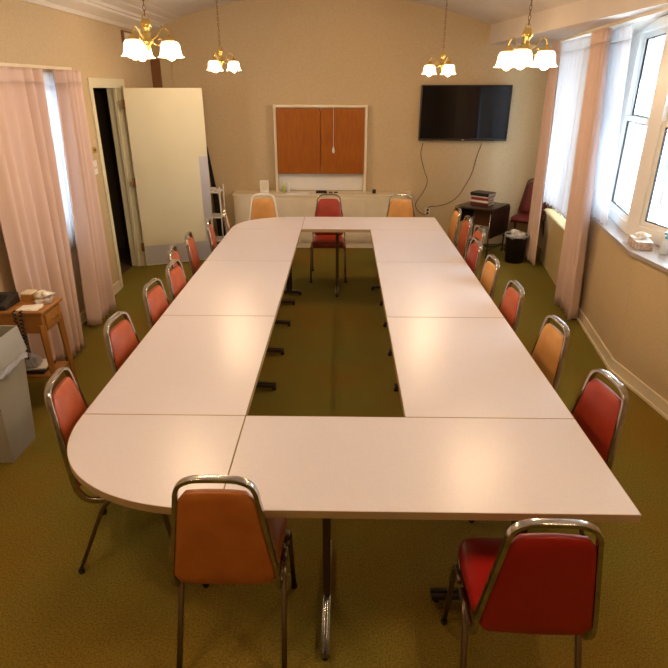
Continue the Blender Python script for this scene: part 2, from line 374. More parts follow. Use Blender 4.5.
# ------------------------------------------------------------------ tables
TT = .74; TK = .03
def table(name, label, poly, legs, foot='y'):
    cx = sum(p[0] for p in poly)/len(poly); cy = sum(p[1] for p in poly)/len(poly)
    t = thing(name, label, 'table', (cx, cy, 0), 0, 'folding tables joined in a rectangle')
    P = [(x-cx, y-cy) for x, y in poly]
    b = NB(); prism(b, P, TT-TK, TT); make('tabletop', b, M['laminate'], t, bevel=.0015, seg=1)
    b = NB(); n = len(P); area = sum(P[i][0]*P[(i+1) % n][1]-P[(i+1) % n][0]*P[i][1] for i in range(n)); sg = 1 if area > 0 else -1
    out = []
    for i in range(n):
        p0, p1, p2 = Vector(P[i-1]), Vector(P[i]), Vector(P[(i+1) % n]); d1 = (p1-p0).normalized(); d2 = (p2-p1).normalized()
        nn = Vector((d1.y+d2.y, -(d1.x+d2.x))); nn = nn/max(nn.length_squared, .3)*2*.0015*sg; out.append(p1+nn)
    for i in range(n):
        j = (i+1) % n; q = [out[i], out[j], Vector(P[j]), Vector(P[i])]
        lo = [b.verts.new((v.x, v.y, TT-TK-.001)) for v in q]; hi = [b.verts.new((v.x, v.y, TT-.0005)) for v in q]
        b.faces.new(lo[::-1]); b.faces.new(hi)
        for k in range(4): b.faces.new((lo[k], lo[(k+1) % 4], hi[(k+1) % 4], hi[k]))
    make('edge_band', b, M['edge'], t)
    # steel rail under the top
    for (lx, ly, d, fa, fb) in legs:
        b = NB()
        bb(b, lx-cx-.05, lx-cx+.05, ly-cy-.05, ly-cy+.05, TT-TK-.012, TT-TK)
        q = (.015, 0) if d == 'x' else (0, .015); w_ = (.028, .032) if d == 'x' else (.032, .028)
        for k_ in (-1, 1):
            x_, y_ = lx-cx+q[0]*k_, ly-cy+q[1]*k_
            for v_ in bb(b, x_-w_[0]/2, x_+w_[0]/2, y_-w_[1]/2, y_+w_[1]/2, .035, TT-TK-.01): pass
        cl = make('leg', b, M['darkmetal'], t, smooth=False)
        b = NB()
        ax = Vector((1, 0, 0)) if d == 'x' else Vector((0, 1, 0)); ay = Vector((0, 1, 0)) if d == 'x' else Vector((1, 0, 0))
        hs, hw_ = (.0095, .015) if d == 'y' else (.014, .021)
        for s in (-hs, hs):
            p0 = Vector((lx-cx, ly-cy, .035))+ax*fa+ay*s; p1 = Vector((lx-cx, ly-cy, .035))+ax*fb+ay*s
            mid = Vector((lx-cx, ly-cy, .045))+ay*s
            sweep(b, [p0, mid, p1], rrect(hw_, .026, .004))
        make('foot', b, M['chrome'] if d == 'y' else M['darkmetal'], cl)
        for f_ in (fa*.93, fb*.93):
            b = NB(); p = Vector((lx-cx, ly-cy, 0))+ax*f_; lathe(b, [(.014, 0), (.014, .024)], p, 10)
            make('glide', b, M['rubber'], cl)
    return t
g = .0025
xl, xi, xj, xr = -1.12, -.413, .276, 1.003
ys = [1.504, 2.10, 3.26, 4.47, 5.60, 6.19]
def quarter(near):
    pts = []
    cy, ry = (2.10-g, 2.10-g-ys[0]) if near else (5.60+g, ys[5]-5.60-g)
    rx = xi-g-xl
    for i in range(25):
        a = PI/2*i/24; s = -1 if near else 1
        # superellipse a little fuller than a circle
        e = .86
        pts.append((xi-g-rx*math.cos(a)**e, cy+s*ry*math.sin(a)**e))
    pts.append((xi-g, cy))
    return pts
table('table', 'quarter-round corner table nearest the camera at the left', quarter(True), [(-.50, 2.05, 'x', -.10, .06)])
table('table', 'long table across the near end with brown edge facing the camera', [(xi+g, ys[0]), (xr, ys[0]), (xr, ys[1]-g), (xi+g, ys[1]-g)], [(-.055, 1.80, 'y', -.30, .30), (.725, 1.80, 'x', -.33, .24)])
names = {('L', 1): 'left side table next to the near rounded corner', ('L', 2): 'middle table of the left side run', ('L', 3): 'left side table next to the far rounded corner',
         ('R', 1): 'right side table nearest the camera, against the near end table', ('R', 2): 'middle table of the right side run', ('R', 3): 'right side table nearest the television'}
feet = {1: (2.45, 3.05), 2: (3.65, 4.25), 3: (4.86, 5.42)}
for s, (x0, x1) in (('L', (xl, xi-g)), ('R', (xj+g, xr))):
    for k in (1, 2, 3):
        cxm = -.665 if s == 'L' else .52
        table('table', names[(s, k)], [(x0, ys[k]+g), (x1, ys[k]+g), (x1, ys[k+1]-g), (x0, ys[k+1]-g)],
              [(cxm, f_, 'x', -.05 if s == 'L' else -.13, .185 if s == 'L' else .095) for f_ in feet[k]])
table('table', 'quarter-round corner table at the far left by the white cabinet', quarter(False), [(-.56, 5.72, 'x', -.15, .12)])
table('table', 'table across the far end in front of the red chair', [(xi+g, ys[4]+g), (xr, ys[4]+g), (xr, ys[5]), (xi+g, ys[5])], [(-.055, 5.9, 'y', -.25, .22), (.50, 5.9, 'x', -.18, .18)])

# ------------------------------------------------------------------ chairs
CH = .91
def make_chair(vinyl, metal, label, loc, rz, group, lean=.058):
    """banquet chair, faces local +Y, origin on the floor below the seat"""
    t = thing('dining_chair', label, 'chair', loc, rz, group)
    # back frame: flattened chrome hoop running down and forward under the seat
    hw, tw, top = .184, .130, CH
    def yb(z): return -.190-lean*(z-.45)/.4
    half = [(hw-.01, .16, .395), (hw-.005, .02, .390), (hw, -.11, .392), (hw, -.160, .405), (hw, yb(.45), .45), (hw-.001, yb(.50), .50)]
    half += [(hw-(hw-tw)*(z-.5)/(top-.06-.5), yb(z), z) for z in (.58, .68, top-.09)]
    half += [(tw-.001, yb(top-.055), top-.055), (tw-.014, yb(top-.026), top-.026), (tw-.042, yb(top-.008), top-.008), (tw-.08, yb(top), top)]
    path = half+[(-x, y, z) for x, y, z in half[::-1]]
    b = NB(); P = smooth_path(path, 4)
    # oriented section: wide face outwards
    sec = rrect(.016, .026, .003, 2); rings = []
    for i, p in enumerate(P):
        tg = (P[min(i+1, len(P)-1)]-P[max(i-1, 0)]).normalized()
        nrm = Vector((0, 1, 0)) if abs(tg.y) < .8 else Vector((0, 0, 1))
        nrm = (nrm-tg*nrm.dot(tg)).normalized(); x = tg.cross(nrm).normalized()
        rings.append([b.verts.new(p+x*a+nrm*c) for a, c in sec])
    m_ = len(sec)
    for A_, B_ in zip(rings, rings[1:]):
        for j in range(m_): b.faces.new((A_[j], A_[(j+1) % m_], B_[(j+1) % m_], B_[j]))
    b.faces.new(rings[0][::-1]); b.faces.new(rings[-1])
    make('back_frame', b, metal, t, smooth=True)
    # padded back: trapezoid with round corners and swollen faces
    def pad(n, m, shape, y0, thick, name):
        b = NB(); F = []; K = []
        for j in range(m+1):
            rf, rk = [], []
            for i in range(n+1):
                u = -1+2*i/n; v = j/m
                x, z = shape(u, v); edge = (1-abs(u)**4)*(1-abs(2*v-1)**6)
                rf.append(b.verts.new((x, y0(z)+thick*(.28+.42*edge), z))); rk.append(b.verts.new((x, y0(z)-thick*(.28+.12*edge), z)))
            F.append(rf); K.append(rk)
        for j in range(m):
            for i in range(n):
                b.faces.new((F[j][i], F[j][i+1], F[j+1][i+1], F[j+1][i])); b.faces.new((K[j][i], K[j+1][i], K[j+1][i+1], K[j][i+1]))
        for j in range(m):
            b.faces.new((F[j][0], F[j+1][0], K[j+1][0], K[j][0])); b.faces.new((F[j][n], K[j][n], K[j+1][n], F[j+1][n]))
        for i in range(n):
            b.faces.new((F[0][i], K[0][i], K[0][i+1], F[0][i+1])); b.faces.new((F[m][i], F[m][i+1], K[m][i+1], K[m][i]))
        make(name, b, vinyl, t, smooth=True, bevel=.006)
    z0, z1 = .445, top-.045
    def sh(u, v):
        z = z0+(z1-z0)*v; w = (hw-(hw-tw)*max(0, z-.5)/(top-.06-.5))-.008
        if v > .9: w -= .022*((v-.9)/.1)**2
        if v < .08: w -= .02*((.08-v)/.08)**2
        z += -.006*(u*u) if v > .9 else (.008*u*u if v < .1 else 0)
        return u*w, z
    pad(12, 12, sh, yb, .040, 'backrest')
    # seat cushion
    b = NB(); n = 12
    ring = []
    N = 40
    def sp(i, s):
        a = 2*PI*i/N; c_, s_ = math.cos(a), math.sin(a); e = .38
        x = math.copysign(abs(c_)**e, c_)*.178*s; y = math.copysign(abs(s_)**e, s_)*.19*s
        x *= 1.0+.05*(y/.19); return x, y+.025
    levels = [(.93, .405), (1.0, .413), (1.02, .430), (1.0, .452), (.92, .465), (.6, .473), (.25, .475)]
    for s, z in levels: ring.append([b.verts.new((*sp(i, s), z)) for i in range(N)])
    for A_, B_ in zip(ring, ring[1:]):
        for j in range(N): b.faces.new((A_[j], A_[(j+1) % N], B_[(j+1) % N], B_[j]))
    b.faces.new(ring[0][::-1]); b.faces.new(ring[-1])
    make('seat', b, vinyl, t, smooth=True)
    b = NB(); bb(b, -.165, .165, -.12, .16, .392, .405); make('seat_pan', b, M['rubber'], t)
    # legs: front pair near upright, rear pair splayed back
    for s in (-1, 1):
        for fr in (0, 1):
            top_p = Vector((s*.190, .14 if fr else -.08, .400)); bot = Vector((s*.197, .20 if fr else -.245, .018))
            b = NB(); d = (top_p-bot)
            k_ = 1 if not fr else -1
            sweep(b, [bot, bot+d*.5, top_p-d*.14, top_p-d*.07+Vector((0, k_*.006, 0)), top_p-d*.025+Vector((0, k_*.02, 0)), top_p+Vector((0, k_*.045, -.003)), top_p+Vector((0, k_*.095, -.003))], rrect(.018, .020, .004, 2), up=Vector((1, 0, 0)))
            lg = make('leg', b, M['legmetal'], t, smooth=True)
            b = NB(); lathe(b, [(.013, 0), (.014, .006), (.014, .022)], (bot.x, bot.y, 0), 10); make('leg_tip', b, M['rubber'], lg)
    return t
M['legmetal'] = mat('bronzed_chair_leg', (0.22, 0.17, 0.13), 0.3, 1.0)
LG, RG, FG, NG = ('chairs along the left side of the tables', 'chairs along the right side of the tables', 'chairs behind the far end of the tables', 'chairs at the near end of the tables')
chairs = [
 # vinyl, metal, (x, y) of seat origin, facing angle, label, group
 ('rust', 'chrome', (-0.400, 1.660), 0, 'rust-brown vinyl chair with its back to the camera at the near end', NG),
 ('red', 'chrome', (0.625, 1.480), -2, 'bright red vinyl chair with its back to the camera at the near right', NG),
 ('orange', 'chrome', (-0.965, 2.151), -83, 'orange vinyl chair at the near rounded corner, closest on the left', LG),
 ('orange', 'chrome', (-0.964, 2.782), -94, 'orange vinyl chair second from the front on the left side', LG),
 ('orange', 'chrome', (-0.954, 3.372), -94, 'orange vinyl chair third from the front on the left side', LG),
 ('orange', 'chrome', (-0.940, 3.815), -93, 'orange vinyl chair fourth from the front on the left, overlapping the next', LG),
 ('orange', 'chrome', (-1.055, 4.247), -84, 'orange vinyl chair pulled a little out behind the fourth one on the left', LG),
 ('orange', 'chrome', (-1.045, 4.697), -84, 'orange vinyl chair sixth from the front on the left, before the open door', LG),
 ('orange', 'chrome', (-0.986, 5.206), -82, 'orange vinyl chair beside the small white shelf unit', LG),
 ('tan', 'chrome', (-0.971, 5.842), -76, 'tan vinyl chair at the far left beside the cabinet', LG),
 ('darkred', 'chrome', (0.895, 2.119), 97, 'brick-red vinyl chair nearest on the right side', RG),
 ('tan', 'chrome', (0.894, 2.772), 94, 'tan vinyl chair second from the front on the right side', RG),
 ('orange', 'chrome', (0.843, 3.391), 92, 'orange vinyl chair third from the front on the right side', RG),
 ('tan', 'chrome', (0.843, 3.991), 92, 'tan vinyl chair fourth from the front on the right side', RG),
 ('darkred', 'chrome', (0.833, 4.501), 92, 'brick-red vinyl chair fifth from the front on the right, partly hiding another', RG),
 ('orange', 'chrome', (0.963, 4.961), 92, 'orange vinyl chair half hidden behind the brick-red one on the right', RG),
 ('orange', 'chrome', (0.943, 5.390), 90, 'faded orange vinyl chair second from the far end on the right side', RG),
 ('tan', 'chrome', (0.933, 5.870), 90, 'tan vinyl chair at the far end of the right side beside the dark stand', RG),
 ('tan', 'whitepaint', (-0.911, 6.343), 182, 'tan vinyl chair with a white hoop frame before the cabinet', FG),
 ('darkred', 'chrome', (-0.160, 6.343), 180, 'red vinyl chair at the centre of the far end', FG),
 ('tan', 'chrome', (0.670, 6.343), 180, 'tan vinyl chair at the right of the far end', FG),
 ('maroon', 'darkmetal', (2.49, 7.64), 148, 'dark red chair standing in the far right corner against the wall', None),
]
for v, m_, (x, y), a, lab, grp in chairs:
    make_chair(M[v], M[m_], lab, (x, y, 0), R(a), grp, .02 if grp == NG else .058)

# ------------------------------------------------------------------ chandeliers
def chandelier(loc, rz, label, ztop):
    """origin at the shades' rim height"""
    t = thing('chandelier', label, 'chandelier', loc, rz, 'brass chandeliers')
    t.scale = (1, 1, .8); zc = (ztop-loc[2])/.8
    b = NB(); lathe(b, [(.012, .235), (.020, .232), (.026, .215), (.030, .19), (.022, .175), (.013, .165), (.018, .15), (.024, .135), (.020, .115), (.030, .105), (.034, .095), (.022, .08), (.010, .07), (.014, .06), (.006, .045), (.002, .04)][::-1], n=20)
    make('body', b, M['brass'], t, smooth=True)
    b = NB(); n = int((zc-.26)/.03)
    for k in range(n):
        z = .27+k*(zc-.28)/n; ln = (zc-.28)/n*.66; pts = []
        for i in range(10):
            a = 2*PI*i/10; u, v = .0065*math.cos(a), ln*math.sin(a); pts.append((u, 0, z+v) if k % 2 else (0, u, z+v))
        sweep(b, pts, circ(.0019, 5), closed=True, up=Vector((.3, .5, .2)))
    make('chain', b, M['brownwood'], t, smooth=True)
    b = NB(); pts = [(.016*math.cos(2*PI*i/14), 0, .247+.016*math.sin(2*PI*i/14)) for i in range(14)]; sweep(b, pts, circ(.003, 6), closed=True, up=Vector((0, 1, .1))); make('ring', b, M['brass'], t, smooth=True)
    b = NB(); lathe(b, [(.06, zc-.004), (.058, zc-.018), (.03, zc-.04), (.008, zc-.05)][::-1], n=20); make('canopy', b, M['brass'], t, smooth=True)
    for k in range(3):
        a = 2*PI*k/3; ca, sa = math.cos(a), math.sin(a)
        def P(r, z): return (r*ca, r*sa, z)
        b = NB()
        arm = [P(.02, .10), P(.045, .075), P(.07, .082), P(.078, .105), P(.068, .118), P(.058, .108)]
        sweep(b, smooth_path(arm, 5), circ(.0034, 8))
        arm2 = [P(.02, .105), P(.05, .13), P(.075, .17), P(.095, .182), P(.113, .165), P(.118, .135), P(.118, .11)]
        sweep(b, smooth_path(arm2, 5), circ(.0038, 8))
        ar = make('arm', b, M['brass'], t, smooth=True)
        b = NB(); lathe(b, [(.026, .095), (.030, .104), (.022, .116), (.012, .128), (.008, .138)], P(.118, 0), 16); make('socket', b, M['brass'], ar, smooth=True)
        b = NB(); prof = [(.026, .10), (.043, .095), (.052, .075), (.055, .045), (.058, .022), (.064, .006), (.073, 0)]
        lathe(b, prof, P(.118, 0), 32, caps=False, wave=lambda k_, q: (.012*math.cos(8*q) if k_ == 6 else 0))
        make('glass_shade', b, M['shade'], t, smooth=True, solid=.003)
        b = NB(); lathe(b, [(.010, .085), (.012, .06), (.022, .035), (.027, .012), (.022, -.008), (.012, -.018), (.003, -.021)][::-1], P(.118, 0), 14); make('bulb', b, M['bulb'], t, smooth=True)
        l = bpy.data.lights.new('bulb_light', 'POINT'); l.energy = LAMP_W; l.color = LAMP_C; l.shadow_soft_size = .03
        lo = bpy.data.objects.new('bulb_light', l); C.objects.link(lo); lo.parent = t; lo.location = P(.118, -.055)
    return t
def zc_at(x): return 3.09-0.0815*(x+.25)**2
for x, y, z, a, lab in ((-1.085, 3.5, 2.195, 8, 'brass three-light chandelier hanging before the open door on the left'), (1.0, 3.5, 2.15, 6, 'brass three-light chandelier hanging nearest the right windows'),
                        (-1.16, 5.9, 2.185, 8, 'brass three-light chandelier at the far left, above and left of the wooden board'), (.925, 5.9, 2.155, 172, 'small brass three-light chandelier hanging just above the television'),
                        (-1.08, 1.1, 2.19, 8, 'brass three-light chandelier over the near rounded table corner, above the rust-brown chair'), (1.0, 1.1, 2.16, 6, 'brass three-light chandelier over the near right table corner, above the bright red chair')):
    chandelier((x, y, z), R(a), lab, zc_at(x))

# ------------------------------------------------------------------ curtains
def curtain(name, label, cat, A, B, A2, B2, z0, z1, pleats, amp, m, group=None, header=.10, jag=0):
    A, B, A2, B2 = map(Vector, (A, B, A2, B2)); c = (A+B+A2+B2)/4
    nx = pleats*10; ph = random.random()*6
    t = thing(name, label, cat, (c.x, c.y, 0), 0, group)
    def surf(za, zb, nz, hdr):
        b = NB(); rows = []
        for j in range(nz+1):
            z = za+(zb-za)*j/nz; f = (z-z0)/(z1-z0)
            P, Q = A2.lerp(A, f), B2.lerp(B, f); d = (Q-P); nrm = Vector((-d.y, d.x)).normalized(); row = []
            for i in range(nx+1):
                u = i/nx; w = 2*PI*pleats*u
                k = amp*(.55+.45*(1-f)); 
                s = math.sin(w+.5*math.sin(w*.37+ph)+.6*(1-f)*math.sin(3*u+ph))
                s = s*(.8+.35*math.sin(2.3*u*pleats*.5+ph+1.2*(1-f)))
                if hdr: k *= 1.04; s += .25*math.sin(w*3)*(z-za)/(zb-za)
                uu = u+.012*math.sin(w*2+ph)/pleats*4*(1-f)
                p = P+d*uu+nrm*k*s
                zz = z+(jag*math.sin(w*2) if j == 0 and not hdr else 0)
                row.append(b.verts.new((p.x-c.x, p.y-c.y, zz)))
            rows.append(row)
        for r0, r1 in zip(rows, rows[1:]):
            for i in range(nx): b.faces.new((r0[i], r0[i+1], r1[i+1], r1[i]))
        return b
    make('drape', surf(z0, z1-header, 24, False), m, t, smooth=True, solid=.003)
    make('pleated_header', surf(z1-header, z1, 3, True), m, t, smooth=True, solid=.004)
    return t
PG, SG = 'pink pleated drapes', 'white sheer curtains'
curtain('curtain', 'pink pleated drape at the far left edge behind the wooden side table', 'curtain', (-2.33, 3.85), (-2.33, 4.74), (-2.29, 3.80), (-2.20, 4.30), .03, 2.17, 6, .065, M['drape'], PG)
curtain('curtain', 'pink pleated drape beside the light switch and open door', 'curtain', (-2.33, 5.03), (-2.33, 5.44), (-2.26, 4.72), (-2.26, 5.16), .04, 2.17, 4, .06, M['drape'], PG)
curtain('sheer_curtain', 'white sheer between the two left wall drapes', 'curtain', (-2.41, 4.45), (-2.41, 5.20), (-2.41, 4.40), (-2.41, 5.08), .72, 2.15, 8, .018, M['sheer'], SG, jag=.02)
curtain('curtain', 'pink drape hanging to the floor between the two right windows', 'curtain', (2.15, 5.22), (2.20, 5.70), (2.19, 4.98), (2.20, 5.50), .03, 2.49, 5, .055, M['drape'], PG)
curtain('curtain', 'pale pink drape at the far right corner beside the radiator cover', 'curtain', (2.37, 6.98), (2.42, 7.38), (2.36, 6.74), (2.40, 7.24), .04, 2.50, 5, .045, M['drape'], PG)
curtain('sheer_curtain', 'white sheer hanging over the radiator cover between two drapes', 'curtain', (2.27, 5.62), (2.38, 6.98), (2.29, 5.62), (2.41, 6.90), .80, 2.49, 10, .022, M['sheer'], SG, jag=.02)
curtain('sheer_curtain', 'white sheer bunched at the left of the open right window', 'curtain', (2.21, 4.94), (2.29, 5.60), (2.28, 4.88), (2.35, 5.48), .90, 2.49, 5, .022, M['sheer'], SG, jag=.015)
def rail(label, pts, m, r=.008):
    c = Vector(pts[0]); t = thing('curtain_rod', label, 'curtain rod', c)
    b = NB(); sweep(b, [Vector(p)-c for p in pts], rrect(r*1.4, r*3, .003)); make('rod', b, m, t)
    b = NB()
    for f in (.05, .35, .65, .95):
        k = f*(len(pts)-1); i = min(int(k), len(pts)-2); p = Vector(pts[i]).lerp(Vector(pts[i+1]), k-i)-c
        if pts[0][0] < 0: bb(b, p.x-(pts[0][0]-XL), p.x, p.y-.008, p.y+.008, p.z-.01, p.z+.01)
        else: bb(b, p.x-.008, p.x+.008, p.y-.01, p.y+.01, p.z+.008, 2.53-c.z)
    make('bracket', b, m, t)
rail('white curtain rod on brackets above the left window', [(-2.400, 3.85, 2.185), (-2.400, 5.46, 2.185)], M['cream'])
rail('pale curtain track under the soffit above the right windows', [(2.44, 7.5, 2.515), (2.24, 5.7, 2.515), (2.16, 5.0, 2.515), (2.08, 4.20, 2.515), (2.18, 2.9, 2.515)], M['cream'])

# ------------------------------------------------------------------ radiator cover
b = NB()
t = thing('radiator_cover', 'long cream metal radiator cover under the far right window', 'radiator cover', (2.45, 6.4, 0))
prism(b, [(.10, .72), (-.098, -.62), (.13, -.62), (.20, .2), (.24, .72)], 0.0, .64)
make('body', b, M['radiator'], t, bevel=.004)
b = NB(); prism(b, [(.075, .73), (-.122, -.63), (.13, -.63), (.20, .2), (.24, .73)], .64, .66)
for k in range(18):
    y = -.55+k*.07; x = -.02+.13*(y/1.0); bb(b, x-.04, x+.05, y-.012, y+.012, .659, .662)
make('top_grille', b, M['radiator'], t)

# ------------------------------------------------------------------ television, cords, outlet
t = thing('television', 'large black flat television mounted on the back wall', 'television', (1.56, 7.86, 1.735), 0)
b = NB(); bb(b, -.575, .575, -.03, .02, -.335, .335); make('bezel', b, M['black'], t, bevel=.006)
b = NB(); bb(b, -.562, .562, -.033, -.028, -.310, .323); make('screen', b, M['screen'], t)
b = NB(); bb(b, -.25, .25, .02, .09, -.15, .15); make('wall_mount', b, M['rubber'], t)
b = NB(); bb(b, -.015, .015, -.035, -.031, -.328, -.320); make('power_light', b, M['white'], t)
def cord(label, pts, r=.004):
    c = Vector(pts[0]); b = NB(); sweep(b, smooth_path([Vector(p)-c for p in pts], 6), circ(r, 6))
    o = make('power_cord', b, M['rubber'], None, smooth=True, loc=c); return tag(o, label, 'cord')
cord('black cord dropping from the television in a loop to the left', [(1.06, 7.935, 1.36), (1.04, 7.935, 1.21), (1.10, 7.935, 1.01), (1.15, 7.935, 0.87), (1.11, 7.935, 0.73), (1.01, 7.935, 0.56), (1.05, 7.935, 0.46), (1.14, 7.935, 0.41), (1.18, 7.935, 0.42)])
cord('black cord sagging from the television across to the wall outlet', [(1.84, 7.935, 1.36), (1.79, 7.935, 1.19), (1.75, 7.935, 0.99), (1.68, 7.935, 0.83), (1.59, 7.935, 0.67), (1.46, 7.935, 0.57), (1.32, 7.935, 0.53), (1.21, 7.935, 0.52), (1.17, 7.935, 0.46)])
t = thing('wall_outlet', 'small outlet with black plugs low on the back wall', 'outlet', (1.18, 7.945, 0.45))
b = NB(); bb(b, -.035, .035, -.004, .004, -.055, .055); make('cover_plate', b, M['cream'], t, bevel=.002)
for z in (-.02, .025):
    b = NB(); bb(b, -.014, .014, -.028, -.004, z-.012, z+.012); make('plug', b, M['rubber'], t, bevel=.003)

# ------------------------------------------------------------------ cabinet and board
t = thing('cabinet', 'long low cream built-in cabinet along the back wall with curved ends', 'cabinet', (-.28, 7.64, 0))
poly = [(-1.19, .30), (-1.19, .03), (-1.185, .01), (-1.165, 0), (1.00, 0), (1.10, .02), (1.16, .07), (1.19, .15), (1.20, .30)]
b = NB(); prism(b, poly, .09, .705); make('body', b, M['cream'], t)
b = NB(); prism(b, [(x*.99, y+.02 if y < .25 else y) for x, y in poly], 0, .09); make('kick_board', b, M['cream'], t)
b = NB(); prism(b, [(x*1.012, y-.012 if y < .25 else y) for x, y in poly], .705, .73); make('countertop', b, M['cream'], t, bevel=.004)
for x0, x1 in ((-.62, -.03), (-.02, .57)):
    b = NB(); bb(b, x0, x1, -.014, .0, .12, .675); d = make('door', b, M['cream'], t, bevel=.003)
for x0, x1 in ((-1.14, -.645), (.595, .98)):
    b = NB(); bb(b, x0, x1, -.008, .0, .12, .69); make('panel', b, M['cream'], t, bevel=.002)
t = thing('presentation_board', 'cream framed board cabinet with two orange wooden doors above the counter', 'board', (-.30, 7.83, .73))
b = NB()
bb(b, -.61, -.575, 0, .12, 0, 1.105); bb(b, .575, .61, 0, .12, 0, 1.105); bb(b, -.575, .575, 0, .12, 1.07, 1.105)
bb(b, -.575, .575, 0, .02, 0, .015)
make('frame', b, M['cream'], t, bevel=.003)
b = NB(); bb(b, -.575, .575, .08, .12, .015, 1.07); make('whiteboard', b, M['white'], t)
for x0, x1, n_ in ((-.572, -.003, 0), (.003, .572, 1)):
    b = NB(); bb(b, x0, x1, -.022, .0, .245, 1.06); make('door', b, M['cork'], t, bevel=.004)
    b = NB()
b = NB(); c = Vector((-.13, 7.79, 1.83)); sweep(b, [(0, 0, 0), (0, 0, -.30), (0, 0, -.52)], circ(.003, 6)); o = tag(make('pull_cord', b, M['white'], None, loc=c), 'thin white pull cord with a pear-shaped knob hanging before the board doors', 'cord')
b = NB(); lathe(b, [(.003, -.50), (.010, -.525), (.020, -.555), (.016, -.58), (.004, -.59)][::-1], n=12); make('knob', b, M['white'], o, smooth=True)
def small(name, lab, cat, loc, parts, group=None, rz=0):
    t = thing(name, lab, cat, loc, rz, group)
    for nm, m_, f in parts:
        b = NB(); f(b); make(nm, b, M[m_], t, smooth=nm in ('bottle', 'cap'), bevel=0 if nm in ('bottle', 'cap') else .002)
    return t
small('desk_calendar', 'small white stand-up card on the counter left of the board', 'card', (-1.06, 7.80, .73), [('card', 'paper', lambda b: bb(b, -.06, .06, -.02, 0, 0, .16)), ('picture', 'cream', lambda b: bb(b, -.045, .045, -.022, -.019, .03, .14))])
small('bottle', 'small yellow-green bottle on the counter inside the board frame', 'bottle', (-.80, 7.80, .73), [('bottle', 'green', lambda b: lathe(b, [(.024, 0), (.025, .08), (.012, .10), (.012, .115)], n=14)), ('cap', 'white', lambda b: lathe(b, [(.014, .115), (.014, .135)], n=12))])
small('bottle', 'small white spray bottle beside the yellow-green bottle', 'bottle', (-.735, 7.80, .73), [('bottle', 'white', lambda b: lathe(b, [(.020, 0), (.021, .07), (.010, .085), (.010, .10)], n=14)), ('cap', 'white', lambda b: (lathe(b, [(.011, .10), (.011, .12)], n=12), bb(b, -.02, .01, -.006, .006, .115, .128)))])
small('paper_stack', 'white papers lying on the counter before the board', 'papers', (-.60, 7.72, .73), [('sheets', 'paper', lambda b: bb(b, -.15, .14, -.07, .06, 0, .012))])
small('eraser', 'dark oblong board eraser on the counter', 'eraser', (-.29, 7.76, .73), [('felt', 'rubber', lambda b: bb(b, -.075, .075, -.025, .025, 0, .018)), ('grip', 'darkwood', lambda b: bb(b, -.07, .07, -.022, .022, .018, .032))])
for k, x in enumerate((-.165, -.095)):
    small('marker', ('black marker beside the board eraser', 'black marker farther right of the board eraser')[k], 'marker', (x, 7.765, .73), [('barrel', 'rubber', lambda b: sweep(b, [(-.026, 0, .009), (.026, 0, .009)], circ(.009, 8)))], 'markers on the counter')
small('small_box', 'little black cube on the counter right of the board', 'box', (.42, 7.76, .73), [('body', 'black', lambda b: bb(b, -.022, .022, -.022, .022, 0, .045)), ('lid', 'darkwood', lambda b: bb(b, -.023, .023, -.023, .023, .045, .052))])

# ------------------------------------------------------------------ dark stand with books
t = thing('typewriter_stand', 'dark drop-leaf stand on chrome caster legs under the television', 'side table', (1.84, 7.50, 0), R(-38))
b = NB(); bb(b, -.25, .25, -.27, .27, .61, .635); make('top', b, M['darkwood'], t, bevel=.004)
b = NB(); bb(b, .245, .262, -.27, .27, .27, .612); make('drop_leaf', b, M['darkwood'], t, bevel=.003)
b = NB(); bb(b, -.262, -.245, -.27, .27, .40, .612); make('drop_leaf', b, M['darkwood'], t, bevel=.003)
b = NB(); bb(b, -.24, .24, .24, .255, .30, .61); make('back_panel', b, M['brownwood'], t)
b = NB(); bb(b, -.26, .26, -.278, -.268, .612, .632); make('front_trim', b, M['chrome'], t)
for sx in (-1, 1):
    for sy in (-1, 1):
        b = NB(); sweep(b, [(sx*.225, sy*.245, .05), (sx*.225, sy*.245, .61)], circ(.011, 8)); lg = make('leg', b, M['chrome'], t, smooth=True)
        b = NB(); sweep(b, [(sx*.225-.01, sy*.245, .024), (sx*.225+.01, sy*.245, .024)], circ(.024, 12)); make('caster', b, M['rubber'], lg)
b = NB(); bb(b, -.22, .22, -.02, .02, .09, .11); bb(b, -.22, -.20, -.24, .24, .09, .11); bb(b, .20, .22, -.24, .24, .09, .11); make('stretcher', b, M['darkmetal'], t)
books = [('bookbrown', .036, .25, .19, 'thick maroon book at the bottom of the pile'), ('bookwhite', .026, .245, .185, 'pale book second from the bottom of the pile'), ('bookred', .036, .24, .18, 'red book in the middle of the pile'),
         ('bookwhite', .018, .235, .185, 'thin pale book just under the black one'), ('bookblack', .042, .265, .20, 'thick black book on top of the pile')]
z = .636
for m_, h, w, d, lab in books:
    a = R(-38+random.uniform(-5, 5)); t = thing('book', lab, 'book', (1.83, 7.52, z), a, 'books piled on the dark stand')
    b = NB(); bb(b, -w/2, w/2, -d/2, d/2, 0, .003); bb(b, -w/2, w/2, -d/2, d/2, h-.004, h-.001); bb(b, -w/2, w/2, -d/2, -d/2+.003, .003, h-.004); make('cover', b, M[m_], t)
    b = NB(); bb(b, -w/2+.004, w/2-.004, -d/2+.003, d/2-.004, .003, h-.004); make('pages', b, M['paper'], t)
    z += h
